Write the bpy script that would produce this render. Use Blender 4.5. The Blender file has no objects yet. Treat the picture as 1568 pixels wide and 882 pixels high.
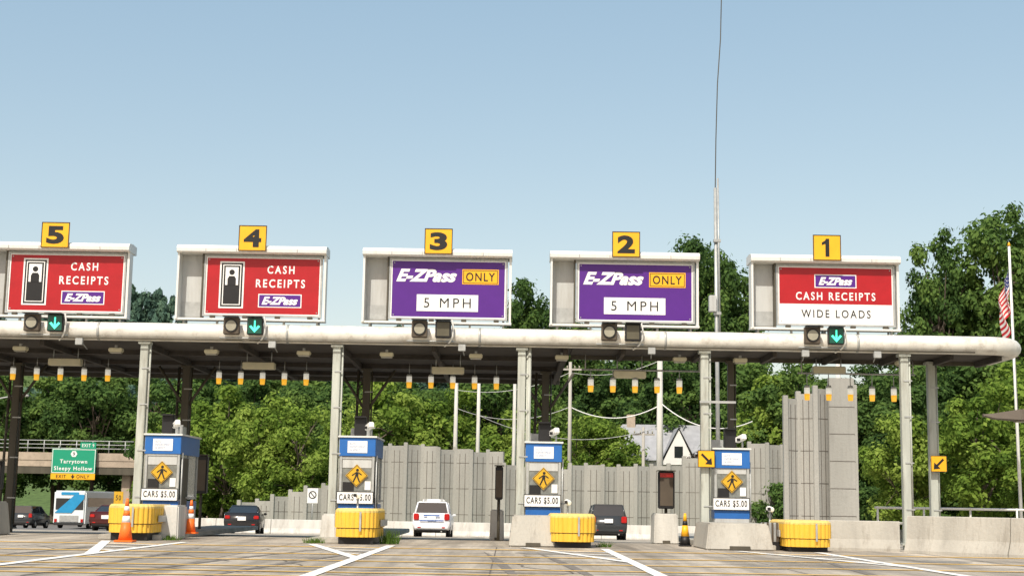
import bpy, bmesh, math, random
import numpy as np
from mathutils import Vector, Matrix
random.seed(7)
sc = bpy.context.scene
COL = sc.collection
R = math.radians

def gz(y):
    return 0.0 if y < 46 else (-0.02*(y-46) if y < 120 else -1.48)

# ------------------------------------------------------------------ materials
def M(name, col, rough=.6, metal=0, var=.15, scale=2.0, bump=0, streak=False, dirt=None, dirt_amt=.5, emit=0, spec=.4, fine=12):
    m = bpy.data.materials.new(name); m.use_nodes = True
    nt = m.node_tree; N = nt.nodes; L = nt.links
    b = N['Principled BSDF']
    b.inputs['Roughness'].default_value = rough
    b.inputs['Metallic'].default_value = metal
    b.inputs['Specular IOR Level'].default_value = spec
    g = N.new('ShaderNodeNewGeometry')
    mp = N.new('ShaderNodeMapping'); L.new(g.outputs['Position'], mp.inputs['Vector'])
    if streak: mp.inputs['Scale'].default_value = (1, 1, .12)
    n = N.new('ShaderNodeTexNoise'); n.inputs['Scale'].default_value = scale; n.inputs['Detail'].default_value = 6
    n.inputs['Roughness'].default_value = .65
    L.new(mp.outputs[0], n.inputs['Vector'])
    r = N.new('ShaderNodeMapRange'); r.inputs[1].default_value = .3; r.inputs[2].default_value = .7
    r.inputs[3].default_value = 1-var; r.inputs[4].default_value = 1+var*.6
    L.new(n.outputs['Fac'], r.inputs[0])
    mx = N.new('ShaderNodeMix'); mx.data_type = 'RGBA'; mx.blend_type = 'MULTIPLY'; mx.inputs[0].default_value = 1
    mx.inputs[6].default_value = (*col, 1); L.new(r.outputs[0], mx.inputs[7])
    out = mx.outputs[2]
    if dirt:
        n2 = N.new('ShaderNodeTexNoise'); n2.inputs['Scale'].default_value = fine*.25; n2.inputs['Detail'].default_value = 8
        n2.inputs['Roughness'].default_value = .75
        L.new(mp.outputs[0], n2.inputs['Vector'])
        r2 = N.new('ShaderNodeMapRange'); r2.inputs[1].default_value = .5; r2.inputs[2].default_value = .72
        r2.inputs[3].default_value = 0; r2.inputs[4].default_value = dirt_amt
        L.new(n2.outputs['Fac'], r2.inputs[0])
        m2 = N.new('ShaderNodeMix'); m2.data_type = 'RGBA'
        L.new(r2.outputs[0], m2.inputs[0]); L.new(out, m2.inputs[6]); m2.inputs[7].default_value = (*dirt, 1)
        out = m2.outputs[2]
    L.new(out, b.inputs['Base Color'])
    if bump:
        n3 = N.new('ShaderNodeTexNoise'); n3.inputs['Scale'].default_value = fine; n3.inputs['Detail'].default_value = 5
        L.new(g.outputs['Position'], n3.inputs['Vector'])
        bp = N.new('ShaderNodeBump'); bp.inputs['Strength'].default_value = bump; bp.inputs['Distance'].default_value = .03
        L.new(n3.outputs['Fac'], bp.inputs['Height']); L.new(bp.outputs[0], b.inputs['Normal'])
    if emit:
        b.inputs['Emission Color'].default_value = (*col, 1); b.inputs['Emission Strength'].default_value = emit
    return m

white = M('white_paint', (.74, .74, .71), .45, var=.14, streak=True, scale=3, dirt=(.36, .32, .26), dirt_amt=.55)
signwhite = M('sign_white', (.82, .82, .8), .4, var=.05)
panelgrey = M('panel_grey', (.50, .51, .50), .5, var=.14, streak=True, dirt=(.28, .26, .22), dirt_amt=.45)
pipem = M('pipe_paint', (.70, .68, .62), .42, var=.2, scale=1.3, dirt=(.30, .25, .19), dirt_amt=.65)
galv = M('galvanised', (.42, .43, .42), .45, .3, var=.2, scale=5)
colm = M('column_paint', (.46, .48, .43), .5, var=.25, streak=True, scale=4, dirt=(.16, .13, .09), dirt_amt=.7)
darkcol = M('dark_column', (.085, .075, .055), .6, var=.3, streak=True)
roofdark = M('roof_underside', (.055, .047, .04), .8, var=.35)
red = M('sign_red', (.40, .008, .014), .4, var=.12)
purple = M('sign_purple', (.085, .014, .22), .4, var=.08)
amber = M('sign_amber', (.86, .43, .015), .45, var=.08)
amberdull = M('sign_amber_weathered', (.62, .36, .02), .5, var=.2, scale=6)
black = M('black_paint', (.012, .012, .013), .5, var=.2)
blue = M('panel_blue', (.02, .13, .42), .4, var=.12)
green = M('sign_green', (.01, .30, .17), .4, var=.05)
yel = M('attenuator_yellow', (.84, .50, .05), .5, var=.2, scale=3, dirt=(.38, .22, .06), dirt_amt=.75, streak=True)
yellid = M('attenuator_lid', (.80, .58, .18), .5, var=.15, dirt=(.3, .22, .1))
conc = M('concrete', (.45, .43, .38), .85, var=.28, scale=1.5, bump=.4, streak=True, dirt=(.14, .12, .095), dirt_amt=.7)
concw = M('concrete_whitened', (.60, .59, .55), .8, var=.2, scale=2, bump=.3, streak=True, dirt=(.26, .23, .19), dirt_amt=.65)
wallm = M('sound_wall_concrete', (.38, .375, .345), .9, var=.3, scale=1.0, bump=.5, streak=True, dirt=(.17, .165, .15), dirt_amt=.6, fine=8)
tan = M('bridge_stone', (.44, .36, .28), .85, var=.2, scale=1, dirt=(.2, .16, .12))
orange = M('cone_orange', (.88, .17, .02), .5, var=.08)
glassd = M('tinted_glass', (.02, .025, .03), .06, var=.1, spec=.8)
boothglass = M('booth_glass', (.17, .19, .18), .08, var=.45, scale=5, spec=.9)
rubber = M('rubber', (.015, .015, .015), .8)
rim = M('wheel_rim', (.4, .4, .4), .35, .7)
tail = M('tail_light', (.45, .01, .01), .2)
lampglass = M('lamp_lens', (.34, .32, .25), .3)
greenlit = M('green_arrow_lit', (.08, .95, .6), .4, emit=1.2, var=.02)
ambl = M('amber_lens', (.95, .48, .04), .35, emit=.75)
housing_glow = M('beacon_housing_glow', (.85, .82, .72), .4, emit=.45)  # white beacon housing given added glow so it stays bright in canopy shade
cream = M('cream_panel', (.62, .58, .42), .5, var=.1)
brown = M('brown_paint', (.09, .07, .05), .6)
shingle = M('roof_shingle', (.33, .34, .36), .8, var=.2)
bark = M('bark', (.13, .105, .08), .9, var=.35, scale=3, streak=True)
wood = M('pole_wood', (.42, .40, .36), .8, var=.2, streak=True)
flagr = M('flag_red', (.55, .03, .04), .8); flagw = M('flag_white', (.8, .78, .76), .8); flagb = M('flag_blue', (.02, .035, .16), .8)
linew = M('road_white_paint', (.82, .81, .77), .7, var=.15, scale=6, dirt=(.48, .45, .39), dirt_amt=.7, fine=14)
liney = M('road_yellow_paint', (.74, .46, .12), .7, var=.2, scale=6, dirt=(.46, .38, .27), dirt_amt=.85, fine=10)
jointm = M('joint_tar', (.13, .115, .10), .8, var=.3)
skidm = M('tyre_rubber_marks', (.19, .17, .15), .8, var=.4, scale=4)
patchm = M('asphalt_patch', (.24, .225, .20), .85, var=.3, scale=3, bump=.3)
panel_off = M('signal_off', (.10, .09, .06), .4)

def road_mat():
    m = bpy.data.materials.new('worn_pavement'); m.use_nodes = True
    nt = m.node_tree; N = nt.nodes; L = nt.links; b = N['Principled BSDF']; b.inputs['Roughness'].default_value = .85
    g = N.new('ShaderNodeNewGeometry')
    def noise(sc_, mapscale, det=6, ro=.6):
        mp = N.new('ShaderNodeMapping'); mp.inputs['Scale'].default_value = mapscale; L.new(g.outputs['Position'], mp.inputs['Vector'])
        n = N.new('ShaderNodeTexNoise'); n.inputs['Scale'].default_value = sc_; n.inputs['Detail'].default_value = det; n.inputs['Roughness'].default_value = ro
        L.new(mp.outputs[0], n.inputs['Vector']); return n.outputs['Fac']
    r = N.new('ShaderNodeValToRGB'); L.new(noise(.5, (1, .35, 1)), r.inputs[0])
    e = r.color_ramp.elements; e[0].position = .32; e[0].color = (.36, .31, .245, 1); e[1].position = .68; e[1].color = (.53, .475, .395, 1)
    def mult(prev, fac, lo, hi, a, c):
        mr = N.new('ShaderNodeMapRange'); mr.inputs[1].default_value = lo; mr.inputs[2].default_value = hi; mr.inputs[3].default_value = a; mr.inputs[4].default_value = c
        L.new(fac, mr.inputs[0]); mx = N.new('ShaderNodeMix'); mx.data_type = 'RGBA'; mx.blend_type = 'MULTIPLY'; mx.inputs[0].default_value = 1
        L.new(prev, mx.inputs[6]); L.new(mr.outputs[0], mx.inputs[7]); return mx.outputs[2]
    o = mult(r.outputs[0], noise(1.6, (1, .05, 1), 4), .38, .62, .66, 1.06)
    o = mult(o, noise(.8, (1, .12, 1), 5), .40, .60, .82, 1.05)
    o = mult(o, noise(9, (1, .5, 1), 8, .75), .35, .65, .78, 1.12)
    o = mult(o, noise(60, (1, 1, 1), 4, .7), .3, .7, .84, 1.12)
    L.new(o, b.inputs['Base Color'])
    bp = N.new('ShaderNodeBump'); bp.inputs['Strength'].default_value = .3; bp.inputs['Distance'].default_value = .01
    L.new(noise(40, (1, 1, 1), 5), bp.inputs['Height']); L.new(bp.outputs[0], b.inputs['Normal'])
    return m
roadm = road_mat()
asph = M('asphalt', (.16, .155, .15), .9, var=.2, scale=.6, bump=.2, dirt=(.2, .19, .17))
grass = M('grass', (.08, .13, .035), .9, var=.4, scale=1.2, bump=.6)

def leaf_mat(name, c0, c1, c2, trans=.4):
    m = bpy.data.materials.new(name); m.use_nodes = True
    nt = m.node_tree; N = nt.nodes; L = nt.links; N.remove(N['Principled BSDF'])
    out = N['Material Output']
    at = N.new('ShaderNodeAttribute'); at.attribute_name = 'tone'
    oi = N.new('ShaderNodeObjectInfo')
    ad = N.new('ShaderNodeMath'); ad.operation = 'MULTIPLY_ADD'; ad.inputs[1].default_value = .4
    L.new(oi.outputs['Random'], ad.inputs[0]); L.new(at.outputs['Fac'], ad.inputs[2])
    su = N.new('ShaderNodeMath'); su.operation = 'SUBTRACT'; su.inputs[1].default_value = .2; L.new(ad.outputs[0], su.inputs[0])
    r = N.new('ShaderNodeValToRGB'); L.new(su.outputs[0], r.inputs[0])
    e = r.color_ramp.elements; e[0].position = .05; e[0].color = (*c0, 1); e[1].position = .95; e[1].color = (*c2, 1)
    k = e.new(.5); k.color = (*c1, 1)
    d = N.new('ShaderNodeBsdfDiffuse'); t = N.new('ShaderNodeBsdfTranslucent'); L.new(r.outputs[0], d.inputs[0]); L.new(r.outputs[0], t.inputs[0])
    mx = N.new('ShaderNodeMixShader'); mx.inputs[0].default_value = trans; L.new(d.outputs[0], mx.inputs[1]); L.new(t.outputs[0], mx.inputs[2])
    L.new(mx.outputs[0], out.inputs['Surface']); return m
leafA = leaf_mat('foliage_green', (.045, .088, .03), (.095, .17, .048), (.17, .26, .065))
leafB = leaf_mat('foliage_bright', (.09, .16, .03), (.19, .29, .05), (.30, .40, .085))
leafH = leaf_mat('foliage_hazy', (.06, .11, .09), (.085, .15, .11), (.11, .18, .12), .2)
leafR = leaf_mat('foliage_copper', (.05, .03, .02), (.08, .045, .03), (.12, .07, .04))

# ------------------------------------------------------------------ helpers
def root(name, loc=(0, 0, 0), rz=0):
    e = bpy.data.objects.new(name, None); e.empty_display_size = .3; e.location = loc; e.rotation_euler = (0, 0, rz); COL.objects.link(e); return e
def obj(parent, name, verts, faces, mat, loc=(0, 0, 0), smooth=False, bevel=0, seg=2, rot=None):
    me = bpy.data.meshes.new(name); me.from_pydata([tuple(v) for v in verts], [], faces); 
    bm = bmesh.new(); bm.from_mesh(me)
    if bevel: bmesh.ops.bevel(bm, geom=list(bm.edges), offset=bevel, segments=seg, affect='EDGES', clamp_overlap=True)
    bmesh.ops.recalc_face_normals(bm, faces=bm.faces); bm.to_mesh(me); bm.free()
    if smooth:
        for p in me.polygons: p.use_smooth = True
    me.materials.append(mat)
    o = bpy.data.objects.new(name, me); o.location = loc
    if rot: o.rotation_euler = rot
    if parent: o.parent = parent
    COL.objects.link(o); return o
def box(parent, name, c, s, mat, bevel=0, rot=None):
    x, y, z = s[0]/2, s[1]/2, s[2]/2
    v = [(-x, -y, -z), (x, -y, -z), (x, y, -z), (-x, y, -z), (-x, -y, z), (x, -y, z), (x, y, z), (-x, y, z)]
    f = [(0, 3, 2, 1), (4, 5, 6, 7), (0, 1, 5, 4), (1, 2, 6, 5), (2, 3, 7, 6), (3, 0, 4, 7)]
    return obj(parent, name, v, f, mat, c, bevel=bevel, rot=rot)
def tube(parent, name, p0, p1, r0, r1, mat, n=14, smooth=True):
    p0 = Vector(p0); p1 = Vector(p1); d = (p1-p0); L = d.length; q = d.to_track_quat('Z', 'Y').to_matrix()
    v = []
    for i in range(n):
        a = 2*math.pi*i/n; v.append(q @ Vector((r0*math.cos(a), r0*math.sin(a), 0)))
    for i in range(n):
        a = 2*math.pi*i/n; v.append(q @ Vector((r1*math.cos(a), r1*math.sin(a), L)))
    f = [(i, (i+1) % n, n+(i+1) % n, n+i) for i in range(n)]+[tuple(range(n))[::-1], tuple(range(n, 2*n))]
    o = obj(parent, name, v, f, mat, p0)
    for p in o.data.polygons: p.use_smooth = len(p.vertices) == 4 and smooth
    return o
def sweep(parent, name, pts, r, mat, cyc=False):
    cu = bpy.data.curves.new(name, 'CURVE'); cu.dimensions = '3D'; cu.bevel_depth = r; cu.bevel_resolution = 5; cu.use_fill_caps = True
    sp = cu.splines.new('POLY'); sp.points.add(len(pts)-1)
    for i, p in enumerate(pts): sp.points[i].co = (*p, 1)
    o = bpy.data.objects.new(name+'_tmp', cu); COL.objects.link(o)
    dg = bpy.context.evaluated_depsgraph_get(); me = bpy.data.meshes.new_from_object(o.evaluated_get(dg)); bpy.data.objects.remove(o)
    me.materials.clear(); me.materials.append(mat)
    for p in me.polygons: p.use_smooth = True
    o = bpy.data.objects.new(name, me); COL.objects.link(o)
    if parent: o.parent = parent
    return o
TXT = {}
def text(parent, name, s, cx, cy, cz, w, h, mat, shear=0, offset=.012, space=1.2):
    key = (s, shear, offset, space)
    if key not in TXT:
        cu = bpy.data.curves.new('t', 'FONT'); cu.body = s; cu.shear = shear; cu.offset = offset; cu.space_character = space; cu.resolution_u = 4
        o = bpy.data.objects.new('t', cu); COL.objects.link(o)
        dg = bpy.context.evaluated_depsgraph_get(); me = bpy.data.meshes.new_from_object(o.evaluated_get(dg)); bpy.data.objects.remove(o)
        co = np.array([v.co[:] for v in me.vertices]); TXT[key] = (co, [tuple(p.vertices) for p in me.polygons])
    co, fs = TXT[key]; mn = co.min(0); mxx = co.max(0)
    x = (co[:, 0]-(mn[0]+mxx[0])/2)/(mxx[0]-mn[0])*w; z = (co[:, 1]-(mn[1]+mxx[1])/2)/(mxx[1]-mn[1])*h
    me = bpy.data.meshes.new(name); me.from_pydata([(a, 0, b) for a, b in zip(x, z)], [], fs); me.materials.append(mat)
    o = bpy.data.objects.new(name, me); o.location = (cx, cy, cz); o.parent = parent; COL.objects.link(o); return o
def flat(parent, name, pts, y, mat, t=.004):
    """thin vertical plate, outline in (x,z), front face at y"""
    n = len(pts); v = [(p[0], y, p[1]) for p in pts]+[(p[0], y+t, p[1]) for p in pts]
    f = [tuple(range(n)), tuple(range(n, 2*n))[::-1]]+[(i, (i+1) % n, n+(i+1) % n, n+i) for i in range(n)]
    return obj(parent, name, v, f, mat)
def rect(parent, name, cx, cz, w, h, y, mat, t=.004):
    return flat(parent, name, [(cx-w/2, cz-h/2), (cx+w/2, cz-h/2), (cx+w/2, cz+h/2), (cx-w/2, cz+h/2)], y, mat, t)
def circ(cx, cz, r, n=16): return [(cx+r*math.cos(2*math.pi*i/n), cz+r*math.sin(2*math.pi*i/n)) for i in range(n)]
def border(parent, name, cx, cz, w, h, t, y, mat, d=.02):
    rect(parent, name+'_top', cx, cz+h/2-t/2, w, t, y, mat, d); rect(parent, name+'_bottom', cx, cz-h/2+t/2, w, t, y, mat, d)
    rect(parent, name+'_left', cx-w/2+t/2, cz, t, h-2*t, y, mat, d); rect(parent, name+'_right', cx+w/2-t/2, cz, t, h-2*t, y, mat, d)

# ------------------------------------------------------------------ ground and roads
def strip(name, x0, x1, ys, mat, dz, nx=2):
    v = []; f = []
    for y in ys:
        for i in range(nx): v.append((x0+(x1-x0)*i/(nx-1), y, gz(y)+dz))
    for j in range(len(ys)-1):
        for i in range(nx-1): a = j*nx+i; f.append((a, a+1, a+nx+1, a+nx))
    return obj(None, name, v, f, mat)
strip('ground', -1500, 1500, [-300, 46, 120, 3000], grass, 0)
strip('plaza_road', -60, 40, [-60, 46, 83], roadm, .004)
strip('through_road', -45, -19, [83, 120, 400], asph, .004)

mk = root('road_markings')
def ground_quad(parent, name, pts, dz, mat):
    return obj(parent, name, [(x, y, gz(y)+dz) for x, y in pts], [tuple(range(len(pts)))], mat)
for i, lx in enumerate([-14.4, -8.72, -3.15, 2.62, 8.4]):
    w = .12
    ground_quad(mk, 'lane_line', [(lx-w, 12), (lx+w, 12), (lx+w, 39.5), (lx-w, 39.5)], .018, linew)
    ground_quad(mk, 'gore_line', [(lx-2.3, 39.6), (lx-2.05, 39.6), (lx-.1, 31.5), (lx-.1, 30.4)], .0184, linew)
    for k in range(3):
        t = .25+k*.25; yy = 31+8*t; xl = lx-.1-2.1*t
        ground_quad(mk, 'gore_hatch', [(xl+.15, yy), (lx-.1, yy-.5), (lx-.1, yy-.15), (xl+.05, yy+.35)], .0188, linew)
for y, w in [(22.9, .22), (24.3, .22), (26.2, .26), (28.9, .30), (32.4, .36), (37.2, .45)]:
    ground_quad(mk, 'rumble_line', [(-30, y), (30, y+.1), (30, y+.1+w), (-30, y+w)], .0145, liney)
jt = root('pavement_joints')
for x in [-17.3, -11.6, -5.9, -.3, 5.5, 11.4]:
    ground_quad(jt, 'joint', [(x-.015, 5), (x+.015, 5), (x+.015, 39.9), (x-.015, 39.9)], .006, jointm)
for y in [18, 25.4, 30.6, 34.8, 40.2]:
    ground_quad(jt, 'joint', [(-30, y), (30, y), (30, y+.09), (-30, y+.09)], .0065, jointm)
for k in range(22):
    x = random.uniform(-14, 14); y = random.uniform(22, 37); pts = []
    a = random.uniform(-.6, .6)+(math.pi/2 if k % 2 else 0)
    for j in range(11):
        pts.append((x, y)); x += math.cos(a)*.5; y += math.sin(a)*.5; a += random.uniform(-.5, .5)
    v = []; 
    for (px, py) in pts: v += [(px-.02, py, .0076), (px+.02, py+.04, .0076)]
    obj(jt, 'crack', v, [(2*j, 2*j+1, 2*j+3, 2*j+2) for j in range(len(pts)-1)], jointm)
pt = root('road_patches')
for (x, y, a, b) in [(-7.2, 33.5, 1.2, 2.2), (.9, 35.5, 1.4, 1.5), (5.2, 29.5, .9, 1.8), (-11.8, 29.2, 1.0, 1.6), (10.2, 34.2, 1.3, 1.6), (-1.4, 28, .7, 1.4)]:
    n = 14; rg = random.Random(int(x*10)); v = [(x+a*.5*math.cos(2*math.pi*i/n)*rg.uniform(.8, 1.15), y+b*.5*math.sin(2*math.pi*i/n)*rg.uniform(.8, 1.15), .0088) for i in range(n)]
    obj(pt, 'patch', v, [tuple(range(n))], patchm)
sk = root('skid_marks')
for (x0, dx, cv) in [(-6.2, .9, .8), (-4.7, .9, .8), (.2, -.5, -.3), (1.5, -.5, -.3), (-7.3, .2, -.4), (6.4, .7, .4), (-10.4, .3, .2)]:
    v = []; n = 16
    for j in range(n+1):
        t = j/n; y = 22+14*t; x = x0+dx*t+cv*t*t; ww = .10*math.sin(math.pi*min(1, t*.9+.1)); v += [(x-ww, y, .0104), (x+ww, y, .0104)]
    obj(sk, 'mark', v, [(2*j, 2*j+1, 2*j+3, 2*j+2) for j in range(n)], skidm)

# ------------------------------------------------------------------ canopy
cp = root('toll_canopy', (0, 0, 0))
pipe_pts = [(-24, 44, 6.22)]+[(-24+i*2, 44, 6.22) for i in range(1, 19)]+[(14.6, 44, 6.22)]
for a in range(1, 10):
    t = a*10*math.pi/180; pipe_pts.append((14.6+1.15*math.sin(t), 44+1.15*(1-math.cos(t)), 6.22))
pipe_pts.append((15.75, 47.2, 6.22))
sweep(cp, 'front_pipe_beam', pipe_pts, .285, pipem)
for x in [-18.6, -12.7, -6.9, -1.0, 4.7, 10.6]:
    tube(cp, 'pipe_joint_ring', (x, 44, 6.22), (x+.07, 44, 6.22), .293, .293, galv, 24)
tube(cp, 'pipe_cable', (-24, 43.74, 5.98), (14.2, 43.74, 5.98), .022, .022, darkcol, 8)
for x in [-13.2, -7.3, -1.5, 4.3, 9.0, 11.2]:
    box(cp, 'junction_box', (x, 43.72, 5.86), (.22, .14, .2), galv, .01); tube(cp, 'drop_conduit', (x, 43.8, 5.9), (x+.05, 44.4, 5.7), .018, .018, galv, 6)
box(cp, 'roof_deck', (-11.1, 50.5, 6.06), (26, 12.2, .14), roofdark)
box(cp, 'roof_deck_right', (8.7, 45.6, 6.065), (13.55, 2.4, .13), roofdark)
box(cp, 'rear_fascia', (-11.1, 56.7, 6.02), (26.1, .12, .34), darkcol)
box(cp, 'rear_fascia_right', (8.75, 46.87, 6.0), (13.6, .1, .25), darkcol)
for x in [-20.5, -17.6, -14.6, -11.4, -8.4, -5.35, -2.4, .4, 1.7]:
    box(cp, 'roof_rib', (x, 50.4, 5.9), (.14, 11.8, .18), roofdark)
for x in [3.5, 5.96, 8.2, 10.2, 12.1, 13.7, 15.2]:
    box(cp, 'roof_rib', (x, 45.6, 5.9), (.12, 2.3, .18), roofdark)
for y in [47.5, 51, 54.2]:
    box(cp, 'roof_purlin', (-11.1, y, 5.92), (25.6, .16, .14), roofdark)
def Icolumn(name, x, y, ztop, w, mat, zb=None):
    c = root(name, (x, y, gz(y) if zb is None else zb)); h = ztop-c.location.z
    box(c, 'shaft', (0, 0, h/2), (w, w, h), mat, bevel=.015)
    box(c, 'base_plate', (0, 0, .16), (w*1.8, w*1.8, .05), mat)
    box(c, 'head_plate', (0, 0, h-.06), (w*1.5, w*1.5, .08), mat)
    tube(c, 'conduit', (w*.72, -.02, .3), (w*.72, -.02, h-.1), .03, .03, mat, 8)
    for zz in (1.2, 2.6, 4.0, 5.1): box(c, 'strap', (w*.35, -w*.5-.01, zz), (w*1.1, .02, .04), galv)
    return c
for x in [-17.0, -11.27, -5.35, .34, 5.96, 12.1]:
    Icolumn('canopy_column', x, 44.1, 5.95, .24, colm)
Icolumn('canopy_column', 13.6, 46.4, 5.95, .24, colm)
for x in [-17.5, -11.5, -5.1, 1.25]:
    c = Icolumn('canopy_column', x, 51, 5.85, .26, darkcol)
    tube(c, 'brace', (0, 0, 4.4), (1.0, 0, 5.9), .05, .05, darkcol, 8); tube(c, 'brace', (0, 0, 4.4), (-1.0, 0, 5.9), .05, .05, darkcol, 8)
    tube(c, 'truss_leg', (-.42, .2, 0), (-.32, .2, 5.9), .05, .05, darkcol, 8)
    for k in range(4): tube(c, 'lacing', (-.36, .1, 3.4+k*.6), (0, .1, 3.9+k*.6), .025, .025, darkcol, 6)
Icolumn('canopy_column', 7.15, 46.6, 5.9, .2, darkcol)
tube(cp, 'twin_shaft', (.58, 44.05, .2), (.58, 44.05, 5.95), .055, .055, colm, 10)
box(cp, 'cross_arm', (6.35, 43.95, 4.35), (1.1, .06, .07), galv)

for i, x in enumerate([-15.4, -12.4, -9.4, -6.5, -3.9, -1.1, 1.6, 5.3, 7.2, 12.3]):
    f = root('canopy_light', (x, 44.95, 5.74)); box(f, 'housing', (0, 0, 0), (.42, .3, .12), cream, bevel=.02); box(f, 'lens', (0, 0, -.08), (.34, .24, .04), lampglass); box(f, 'mount', (0, 0, .1), (.08, .08, .1), galv)
for x, y, z in [(-14.6, 47, 5.52), (-8.25, 47, 5.50), (-2.05, 47, 5.45), (3.85, 46.4, 5.36), (10.3, 46.4, 5.62)]:
    f = root('overhead_sensor_panel', (x, y, z)); box(f, 'panel', (0, 0, 0), (1.05, .35, .22), cream, bevel=.02)
    for s in (-.4, .4): tube(f, 'hanger', (s, 0, .1), (s, 0, 6.0-z), .018, .018, galv, 6)
def beacon(x, y, z, top):
    b = root('lane_beacon', (x, y, z))
    tube(b, 'cap', (0, 0, .2), (0, 0, .28), .095, .08, galv, 12)
    tube(b, 'housing', (0, 0, 0), (0, 0, .2), .095, .095, housing_glow, 12); tube(b, 'lens', (0, 0, -.2), (0, 0, 0), .08, .095, ambl, 12)
    tube(b, 'stem', (0, 0, .28), (0, 0, top-z), .015, .015, galv, 6)
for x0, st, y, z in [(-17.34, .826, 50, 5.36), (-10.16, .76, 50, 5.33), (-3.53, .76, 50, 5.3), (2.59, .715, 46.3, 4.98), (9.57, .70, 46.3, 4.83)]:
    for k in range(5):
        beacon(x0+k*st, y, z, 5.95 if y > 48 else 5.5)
    if y < 48: 
        tube(cp, 'beacon_conduit', (x0-.3, y, 5.5), (x0+5*st, y, 5.5), .03, .03, galv, 8)
        for s in (-.25, 4.9): tube(cp, 'conduit_hanger', (x0+s*st, y, 5.5), (x0+s*st, y, 6.0), .02, .02, galv, 6)

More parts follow.
